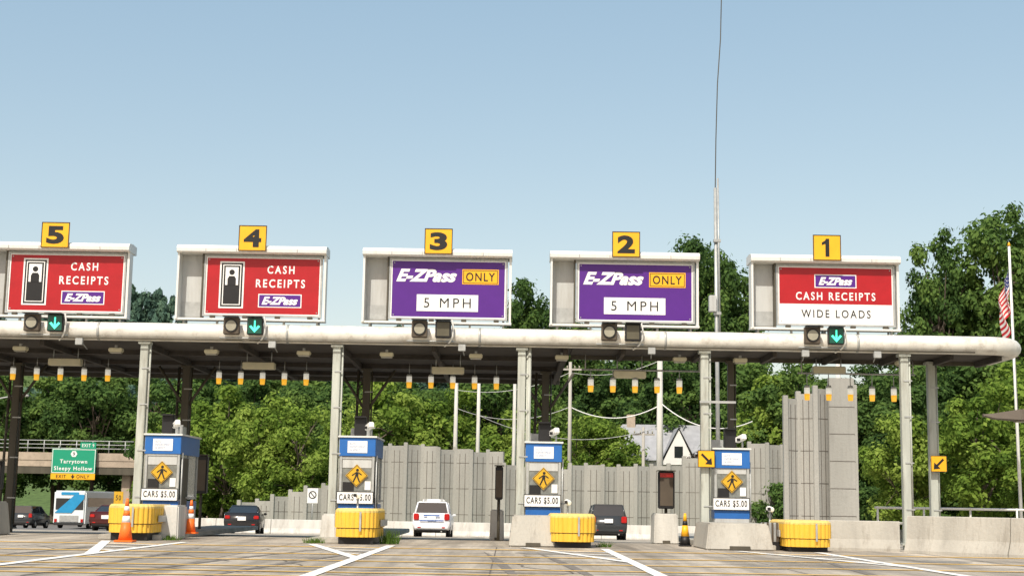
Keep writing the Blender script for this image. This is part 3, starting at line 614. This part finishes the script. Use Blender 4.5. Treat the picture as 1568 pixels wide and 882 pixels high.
ns = root('no_pedestrian_sign', (-11.4, 84.5, gz(84.5))); tube(ns, 'post', (0, .03, 0), (0, .03, 2.4), .04, .04, galv); box(ns, 'plate', (0, 0, 2.2), (.62, .03, .85), signwhite)
for k in range(20):
    a = 2*math.pi*k/20; b = 2*math.pi*(k+1)/20
    flat(ns, 'ring', [(.17*math.cos(a), 2.25+.17*math.sin(a)), (.23*math.cos(a), 2.25+.23*math.sin(a)), (.23*math.cos(b), 2.25+.23*math.sin(b)), (.17*math.cos(b), 2.25+.17*math.sin(b))], -.02, black, .003)
flat(ns, 'slash', [(-.15, 2.38), (-.11, 2.41), (.15, 2.12), (.11, 2.09)], -.025, black, .003)
lm = root('street_lamp', (-36.5, 100, gz(100))); tube(lm, 'pole', (0, 0, 0), (0, 0, 8.6), .1, .07, galv, 10); sweep(lm, 'arm', [(0, 0, 8.2), (.6, 0, 8.8), (2.2, 0, 9.1)], .05, galv); box(lm, 'head', (2.6, 0, 9.1), (.9, .3, .16), galv, .05)

# ------------------------------------------------------------------ vehicles (rear towards the plaza)
def wheel(g, x, y, r=.33):
    s = 1 if x > 0 else -1
    tube(g, 'tyre', (x-.11, y, r), (x+.11, y, r), r, r, rubber, 22); tube(g, 'rim', (x+s*.112, y, r), (x+s*.12, y, r), r*.62, r*.55, rim, 16)
def car(name, x, y, paint, kind='sedan', rz=0):
    g = root(name, (x, y, gz(y)+.004)); g.rotation_euler = (-.02 if 46 < y < 120 else 0, 0, rz)
    if kind == 'sedan':
        prof = [(-2.30, .30), (-2.38, .58), (-2.28, 1.0), (-1.5, 1.04), (.95, 1.0), (2.1, .84), (2.35, .6), (2.3, .28)]; W = .90
        gb, gt, zb, zt, hb, ht = (-1.85, 1.15), (-1.0, .25), 1.0, 1.44, .80, .60; lz = .82
    else:
        prof = [(-2.28, .34), (-2.34, .62), (-2.26, 1.12), (.95, 1.10), (2.0, .98), (2.3, .7), (2.3, .32)]; W = .93
        gb, gt, zb, zt, hb, ht = (-2.2, 1.35), (-1.98, .35), 1.08, 1.72, .86, .70; lz = .98
    n = len(prof); v = []
    for k, (sx, dz) in enumerate([(-1, 0), (-.93, .05), (.93, .05), (1, 0)]):
        for p in prof: v.append((sx*W*(1 if p[1] > .5 else .96), p[0]*(1 if k in (1, 2) else .975), p[1]+(dz if p[1] > .8 else 0)))
    f = [tuple(range(n)), tuple(range(3*n, 4*n))]
    for k in range(3):
        for i in range(n): f.append((k*n+i, k*n+(i+1) % n, (k+1)*n+(i+1) % n, (k+1)*n+i))
    obj(g, 'body', v, f, paint, bevel=.03, seg=2, smooth=True)
    def gh(name, s, za, zb_, ex, mat, bev):
        fa = (za-zb)/(zt-zb); fb = (zb_-zb)/(zt-zb)
        def L(a, b, t): return a+(b-a)*t
        vv = []
        for t, z in ((fa, za), (fb, zb_)):
            h = L(hb, ht, t)+ex; y0 = L(gb[0], gt[0], t)-ex; y1 = L(gb[1], gt[1], t)+ex
            vv += [(-h, y0, z), (h, y0, z), (h, y1, z), (-h, y1, z)]
        return obj(g, name, vv, [(0, 3, 2, 1), (4, 5, 6, 7), (0, 1, 5, 4), (1, 2, 6, 5), (2, 3, 7, 6), (3, 0, 4, 7)], mat, bevel=bev)
    gh('glasshouse', 1, zb, zt-.03, 0, glassd, .02); gh('roof', 1, zt-.07, zt+.015, .015, paint, .03)
    for sx in (-1, 1):
        tube(g, 'rear_pillar', (sx*(hb-.02), gb[0]+.04, zb), (sx*(ht-.0), gt[0]+.02, zt-.03), .055, .045, paint, 8)
        tube(g, 'mid_pillar', (sx*(hb+.0), -.3, zb), (sx*(ht+.01), -.3, zt-.03), .03, .03, paint, 8)
        tube(g, 'front_pillar', (sx*(hb-.02), gb[1], zb), (sx*(ht), gt[1], zt-.03), .04, .04, paint, 8)
        box(g, 'tail_lamp', (sx*(W-.17), -2.33, lz), (.26, .12, .18 if kind == 'sedan' else .32), tail, .03)
        box(g, 'mirror', (sx*(W+.08), .75, zb+.03), (.18, .1, .13), paint, .03)
        for yy in (-1.42, 1.45): wheel(g, sx*(W-.13), yy)
        for yy in (-1.42, 1.45): tube(g, 'wheel_arch', (sx*(W-.18), yy, .34), (sx*(W-.02), yy, .34), .39, .39, black, 20)
    box(g, 'licence_plate', (0, -2.385, lz-.06), (.42, .03, .2), signwhite); box(g, 'bumper', (0, -2.33, .47), (1.66, .22, .2), paint, .05); box(g, 'bumper_valance', (0, -2.3, .33), (1.5, .2, .12), black, .03)
    for sx in (-1, 1): box(g, 'reflector', (sx*.6, -2.445, .46), (.16, .02, .05), tail)
    tube(g, 'exhaust', (.5, -2.42, .27), (.5, -2.2, .27), .035, .035, galv, 8); box(g, 'underbody', (0, 0, .26), (1.5, 4.2, .12), black)
    return g
blackp = M('car_black', (.02, .021, .024), .18, .2, var=.05, spec=.6); darkred = M('car_dark_red', (.07, .015, .015), .2, .2, var=.05); whitep = M('car_white', (.75, .76, .78), .25, var=.04); greyp = M('car_dark_grey', (.05, .055, .06), .2, .3, var=.05); bluep = M('livery_blue', (.02, .10, .36), .3)
car('sedan_car', -13.9, 77, blackp, 'sedan', .10)
mv = car('patrol_van', -3.8, 74.5, whitep, 'suv')
rect(mv, 'tailgate_lettering', 0, 1.04, .8, .07, -2.385, bluep, .02)
rect(mv, 'tailgate_stripe', 0, .80, 1.2, .05, -2.40, bluep, .02)
box(mv, 'light_bar', (0, -.6, 1.82), (1.1, .28, .12), signwhite, .03); 
for s in (-1, 1):
    box(mv, 'light_bar_lens', (s*.42, -.6, 1.825), (.2, .29, .13), galv, .03)
    box(mv, 'roof_rail', (s*.62, -.7, 1.76), (.04, 2.2, .05), galv)
car('suv_car', 4.95, 74, greyp, 'suv'); car('sedan_car', -22.6, 84, darkred); car('suv_car', -38.4, 117, greyp, 'suv')
bu = root('coach_bus', (-35.0, 116, gz(116)))
bb = M('bus_white', (.72, .78, .80), .3, var=.04); cyan = M('bus_blue', (.02, .28, .55), .3)
box(bu, 'body', (0, 4.5, 1.65), (2.55, 9, 2.7), bb, .12); box(bu, 'windscreen', (0, -.01, 1.95), (2.2, .06, .9), glassd, .02); box(bu, 'side_windows', (0, 4.6, 2.1), (2.59, 8, .7), glassd)
box(bu, 'engine_grille', (0, -.01, .8), (1.5, .06, .5), galv, .01); flat(bu, 'swoosh', [(-1.15, 1.25), (.2, 1.25), (1.15, 2.4), (1.15, 2.7), (.4, 2.7)], -.05, cyan, .02); box(bu, 'destination_box', (0, 0, 2.78), (1.4, .08, .22), cyan)
for s in (-1, 1):
    for yy in (1.6, 7): wheel(bu, s*1.14, yy, .45)
    box(bu, 'lamp', (s*1.05, -.03, .65), (.2, .06, .25), tail); box(bu, 'mirror', (s*1.42, 8.8, 2.0), (.14, .1, .4), black)
box(bu, 'bumper', (0, -.05, .4), (2.4, .16, .22), greyp, .04)

# ------------------------------------------------------------------ trees
def tree_mesh(name, seed, H, Rr, cb, ncl, nleaf, ls, leafmat, shape=1.0, trunk=True, flatz=.8):
    rg = np.random.default_rng(seed); V = []; F = []; mi = []; tone = []; nv = 0
    cen = []; rad = []
    hh = (H-cb)/2; zc = cb+hh
    for i in range(ncl):
        d = rg.normal(size=3); d /= np.linalg.norm(d); r = .30+.66*rg.random()**.6
        z = d[2]*r; taper = 1-.25*shape*max(z, 0)
        p = np.array([d[0]*r*Rr*taper, d[1]*r*Rr*taper, zc+z*hh*.95])
        cen.append(p); rad.append(Rr*rg.uniform(.12, .27))
    cen = np.array(cen); rad = np.array(rad)
    ctone = np.clip(.5+.2*rg.normal(size=ncl), 0.05, .95)
    if trunk:
        def tb(p0, p1, r0, r1, n=7):
            nonlocal nv
            p0 = np.array(p0, float); p1 = np.array(p1, float); d = p1-p0; d /= np.linalg.norm(d)
            a = np.cross(d, [0.3, 1, .2]); a /= np.linalg.norm(a); b = np.cross(d, a)
            for p, r in ((p0, r0), (p1, r1)):
                for k in range(n):
                    t = 2*math.pi*k/n; V.append(p+r*(a*math.cos(t)+b*math.sin(t)))
            for k in range(n): F.append((nv+k, nv+(k+1) % n, nv+n+(k+1) % n, nv+n+k)); mi.append(1); tone.append(.5)
            nv += 2*n
        tr = H*.022; pts = [np.array([0, 0, 0]), np.array([.1, .05, cb*.6]), np.array([.25*rg.normal(), .25*rg.normal(), cb+hh*.5]), np.array([.4*rg.normal(), .4*rg.normal(), cb+hh*1.4])]
        for k in range(3): tb(pts[k], pts[k+1], tr*(1-.28*k), tr*(1-.28*(k+1)))
        for k in rg.choice(ncl, min(ncl, 26), replace=False):
            t = rg.uniform(.5, 1.9); base = pts[1]+(pts[2]-pts[1])*min(t, 1) if t < 1 else pts[2]+(pts[3]-pts[2])*(t-1)
            mid = (base+cen[k])/2+np.array([0, 0, .3]); tb(base, mid, tr*.32, tr*.2, 5); tb(mid, cen[k], tr*.2, tr*.07, 5)
    n = ncl*nleaf; ci = np.repeat(np.arange(ncl), nleaf)
    d = rg.normal(size=(n, 3)); d /= np.linalg.norm(d, axis=1)[:, None]
    rr = rad[ci]*(.45+.65*rg.random(n)**.7); stray = rg.random(n) < .07; rr = np.where(stray, rr*1.5, rr)
    pos = cen[ci]+d*rr[:, None]*np.array([1, 1, flatz])
    nr = d*1.1+np.array([0, 0, .5])+rg.normal(size=(n, 3))*.45; nr /= np.linalg.norm(nr, axis=1)[:, None]
    a = np.cross(nr, rg.normal(size=(n, 3))); a /= np.linalg.norm(a, axis=1)[:, None]; b = np.cross(nr, a)
    s = ls*rg.uniform(.5, 1.25, n)[:, None]
    q = np.stack([pos-a*s, pos-b*s*.6+nr*s*.12, pos+a*s, pos+b*s*.6+nr*s*.12], 1).reshape(-1, 3)
    tl = np.clip(ctone[ci]+.13*rg.normal(size=n), 0, 1)
    Vall = np.concatenate([np.array(V).reshape(-1, 3), q]) if V else q
    lf = (nv+np.arange(n*4)).reshape(-1, 4)
    faces = F+[tuple(x) for x in lf.tolist()]
    me = bpy.data.meshes.new(name); me.from_pydata(Vall.tolist(), [], faces)
    me.materials.append(leafmat); me.materials.append(bark)
    me.polygons.foreach_set('material_index', np.array(mi+[0]*n, dtype=np.int32))
    at = me.attributes.new('tone', 'FLOAT', 'FACE'); at.data.foreach_set('value', np.array(tone+tl.tolist(), dtype=np.float32))
    me.update(); return me
TM = [tree_mesh('oak_mesh_%d' % i, 11+i, 14, 4.6, 2.2, 75, 190, .21, leafA) for i in range(4)]
TB = [tree_mesh('bright_mesh_%d' % i, 31+i, 10, 3.8, .6, 70, 170, .17, leafB) for i in range(2)]
TT = [tree_mesh('tall_mesh_%d' % i, 51+i, 24, 5.2, 6, 125, 165, .23, leafA, 1.0) for i in range(4)]
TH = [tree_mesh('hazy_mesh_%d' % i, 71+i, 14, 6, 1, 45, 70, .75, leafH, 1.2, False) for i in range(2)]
SH = [tree_mesh('shrub_mesh_%d' % i, 81+i, 4.5, 3.0, -.8, 45, 170, .16, leafB if i else leafA, .5, False) for i in range(2)]
def put(name, me, x, y, h=1, parent=None, z=None, wid=None):
    o = bpy.data.objects.new(name, me); o.location = (x, y, gz(y)-.1 if z is None else z); o.rotation_euler = (0, 0, random.uniform(0, 6.28))
    w = h if wid is None else wid; o.scale = (w, w, h); o.parent = parent; COL.objects.link(o); return o
rnd = random.Random(5)
wd = root('woodland')
x = -26
while x < 30:
    put('tree', TM[rnd.randrange(4)], x, 112+rnd.uniform(-5, 5), rnd.uniform(.78, 1.02), wd); x += rnd.uniform(4.2, 5.6)
x = -64
while x < 44:
    put('tree', TM[rnd.randrange(4)], x, 148+rnd.uniform(-4, 6), rnd.uniform(1.1, 1.26), wd); x += rnd.uniform(5, 6.5)
x = -60
while x < 40:
    put('tree', TM[rnd.randrange(4)], x, 132+rnd.uniform(-4, 4) if x > -24 else 155, rnd.uniform(.95, 1.1), wd); x += rnd.uniform(5, 7)
x = -23
while x < 34:
    put('shrub', SH[rnd.randrange(2)], x, 101+rnd.uniform(-3, 3), rnd.uniform(.8, 1.5), wd); x += rnd.uniform(2.6, 4)
for x, y, s in [(-13.2, 93, .86), (-16.2, 95, .95), (-19.5, 99, 1.05), (-23, 103, .95), (-8.5, 101, 1.15), (-4.5, 103, 1.1), (5.2, 99, .85), (6.6, 101, .9), (1, 104, .95), (17.5, 96, 1.15), (20.5, 98, 1.2)]:
    put('maple_tree', TB[rnd.randrange(2)], x, y, s)
put('shrub', SH[1], -12.2, 91, .75); put('shrub', SH[1], -14.6, 92, .6)
cm = TB[0].copy(); cm.materials[0] = leafR; put('copper_beech_tree', cm, 13.4, 96, .62)
for x, y, h, w in [(1.6, 126, .98, .8), (5.5, 130, .86, .8), (12.2, 121, 1.05, .8), (15.4, 119, 1.13, .85), (18.6, 122, 1.03, .75), (13.8, 126, 1.08, .85), (17.2, 127, 1.08, .85), (-1.5, 132, .80, .8), (23.5, 124, .62, .8)]:
    put('tall_oak_tree', TT[rnd.randrange(4)], x, y, h, wid=w)
for x, y, h, w in [(30.0, 100, .96, .60), (34.4, 99, 1.06, .85), (39.0, 101, 1.04, .9), (31.8, 104, .85, .8), (27.0, 106, .58, .7)]:
    put('tall_oak_tree', TT[rnd.randrange(4)], x, y, h, wid=w)
for x, y, s in [(24.2, 74, .88), (27.5, 78, .95), (21.8, 79, .75), (25.5, 70, .6), (30, 82, 1.1)]:
    put('maple_tree', TB[rnd.randrange(2)], x, y, s)
x = 17.5
while x < 34:
    put('shrub', SH[rnd.randrange(2)], x, 86+rnd.uniform(-2, 2), rnd.uniform(.8, 1.3), wd); put('tree', TM[rnd.randrange(4)], x+1, 94+rnd.uniform(-3, 3), rnd.uniform(.8, .95), wd); x += rnd.uniform(3, 4)
v = []; f = []; nx = 41; xs = np.linspace(-260, 240, nx); ys = [200, 240, 280, 310, 360, 460]
def hillz(x, y):
    t = min(max((y-200)/110, 0), 1); t = t*t*(3-2*t)
    top = 32+3*math.sin(x*.05+1)+1.5*math.sin(x*.13); 
    if x > -10: top *= max(.3, 1-(x+10)/90)
    if y > 310: t *= 1-.25*(y-310)/150
    return -1.6+top*t
for y in ys:
    for x in xs: v.append((x, y, hillz(x, y)))
for j in range(len(ys)-1):
    for i in range(nx-1): a = j*nx+i; f.append((a, a+1, a+nx+1, a+nx))
obj(None, 'distant_hill', v, f, grass, smooth=True)
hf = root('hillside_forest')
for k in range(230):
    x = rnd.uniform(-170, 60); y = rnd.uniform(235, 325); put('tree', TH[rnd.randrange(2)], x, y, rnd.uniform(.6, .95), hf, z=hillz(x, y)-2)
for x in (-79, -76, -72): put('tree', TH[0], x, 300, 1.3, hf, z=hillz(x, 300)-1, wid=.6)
def tuft(name, x, y, n=120, r=.35, h=.35):
    rg = np.random.default_rng(int(abs(x*100))); v = []; f = []
    for i in range(n):
        a = rg.uniform(0, 6.28); d = r*rg.random(); bx, by = d*math.cos(a), d*math.sin(a); hh = h*rg.uniform(.4, 1); l = rg.normal(size=2)*.1
        v += [(bx-.012, by, 0), (bx+.012, by, 0), (bx+l[0], by+l[1], hh)]; f.append((3*i, 3*i+1, 3*i+2))
    o = obj(None, name, v, f, leafB, (x, y, gz(y)))
tuft('weeds', -3.35, 41.2, 140, .3, .5); tuft('weeds', -5.4, 40.8, 80, .3, .22); tuft('weeds', 2.75, 41.6, 60, .25, .2); tuft('weeds', -9.5, 41.2, 60, .25, .2)

# ------------------------------------------------------------------ light, sky, camera
az = R(-18); el = R(50)   # sun behind and a little left of the camera
sdir = Vector((math.sin(az)*math.cos(el), -math.cos(az)*math.cos(el), math.sin(el)))
sun = bpy.data.lights.new('sun', 'SUN'); sun.energy = 4.5; sun.angle = R(.53); sun.color = (1, .94, .83)
so = bpy.data.objects.new('sun', sun); so.rotation_euler = sdir.to_track_quat('Z', 'Y').to_euler(); so.location = (0, 0, 60); COL.objects.link(so)
w = bpy.data.worlds.new('World'); sc.world = w; w.use_nodes = True; nt = w.node_tree; bg = nt.nodes['Background']
sky = nt.nodes.new('ShaderNodeTexSky'); sky.sky_type = 'NISHITA'; sky.sun_disc = False; sky.sun_elevation = el
sky.sun_rotation = math.atan2(sdir.x, sdir.y); sky.air_density = 1.0; sky.dust_density = 1.6; sky.ozone_density = 1.5
# summer haze veil: sky tinted then lifted uniformly
mu = nt.nodes.new('ShaderNodeMix'); mu.data_type = 'RGBA'; mu.blend_type = 'MULTIPLY'; mu.inputs[0].default_value = 1; mu.inputs[7].default_value = (1.9, 1.35, .85, 1)
ad = nt.nodes.new('ShaderNodeMix'); ad.data_type = 'RGBA'; ad.blend_type = 'ADD'; ad.inputs[0].default_value = 1; ad.inputs[7].default_value = (.70, 2.0, 3.5, 1)
nt.links.new(sky.outputs[0], mu.inputs[6]); nt.links.new(mu.outputs[2], ad.inputs[6]); nt.links.new(ad.outputs[2], bg.inputs[0]); bg.inputs[1].default_value = .10
cam = bpy.data.cameras.new('camera'); cam.lens = 50.51; cam.sensor_width = 36; cam.clip_end = 5000; cam.clip_start = .1
co = bpy.data.objects.new('camera', cam); COL.objects.link(co); sc.camera = co
co.matrix_world = Matrix.Translation((0, 0, 1.2)) @ Matrix.Rotation(R(98.5), 4, 'X') @ Matrix.Rotation(R(.95), 4, 'Z')
sc.view_settings.view_transform = 'Standard'; sc.view_settings.look = 'None'; sc.view_settings.exposure = 0
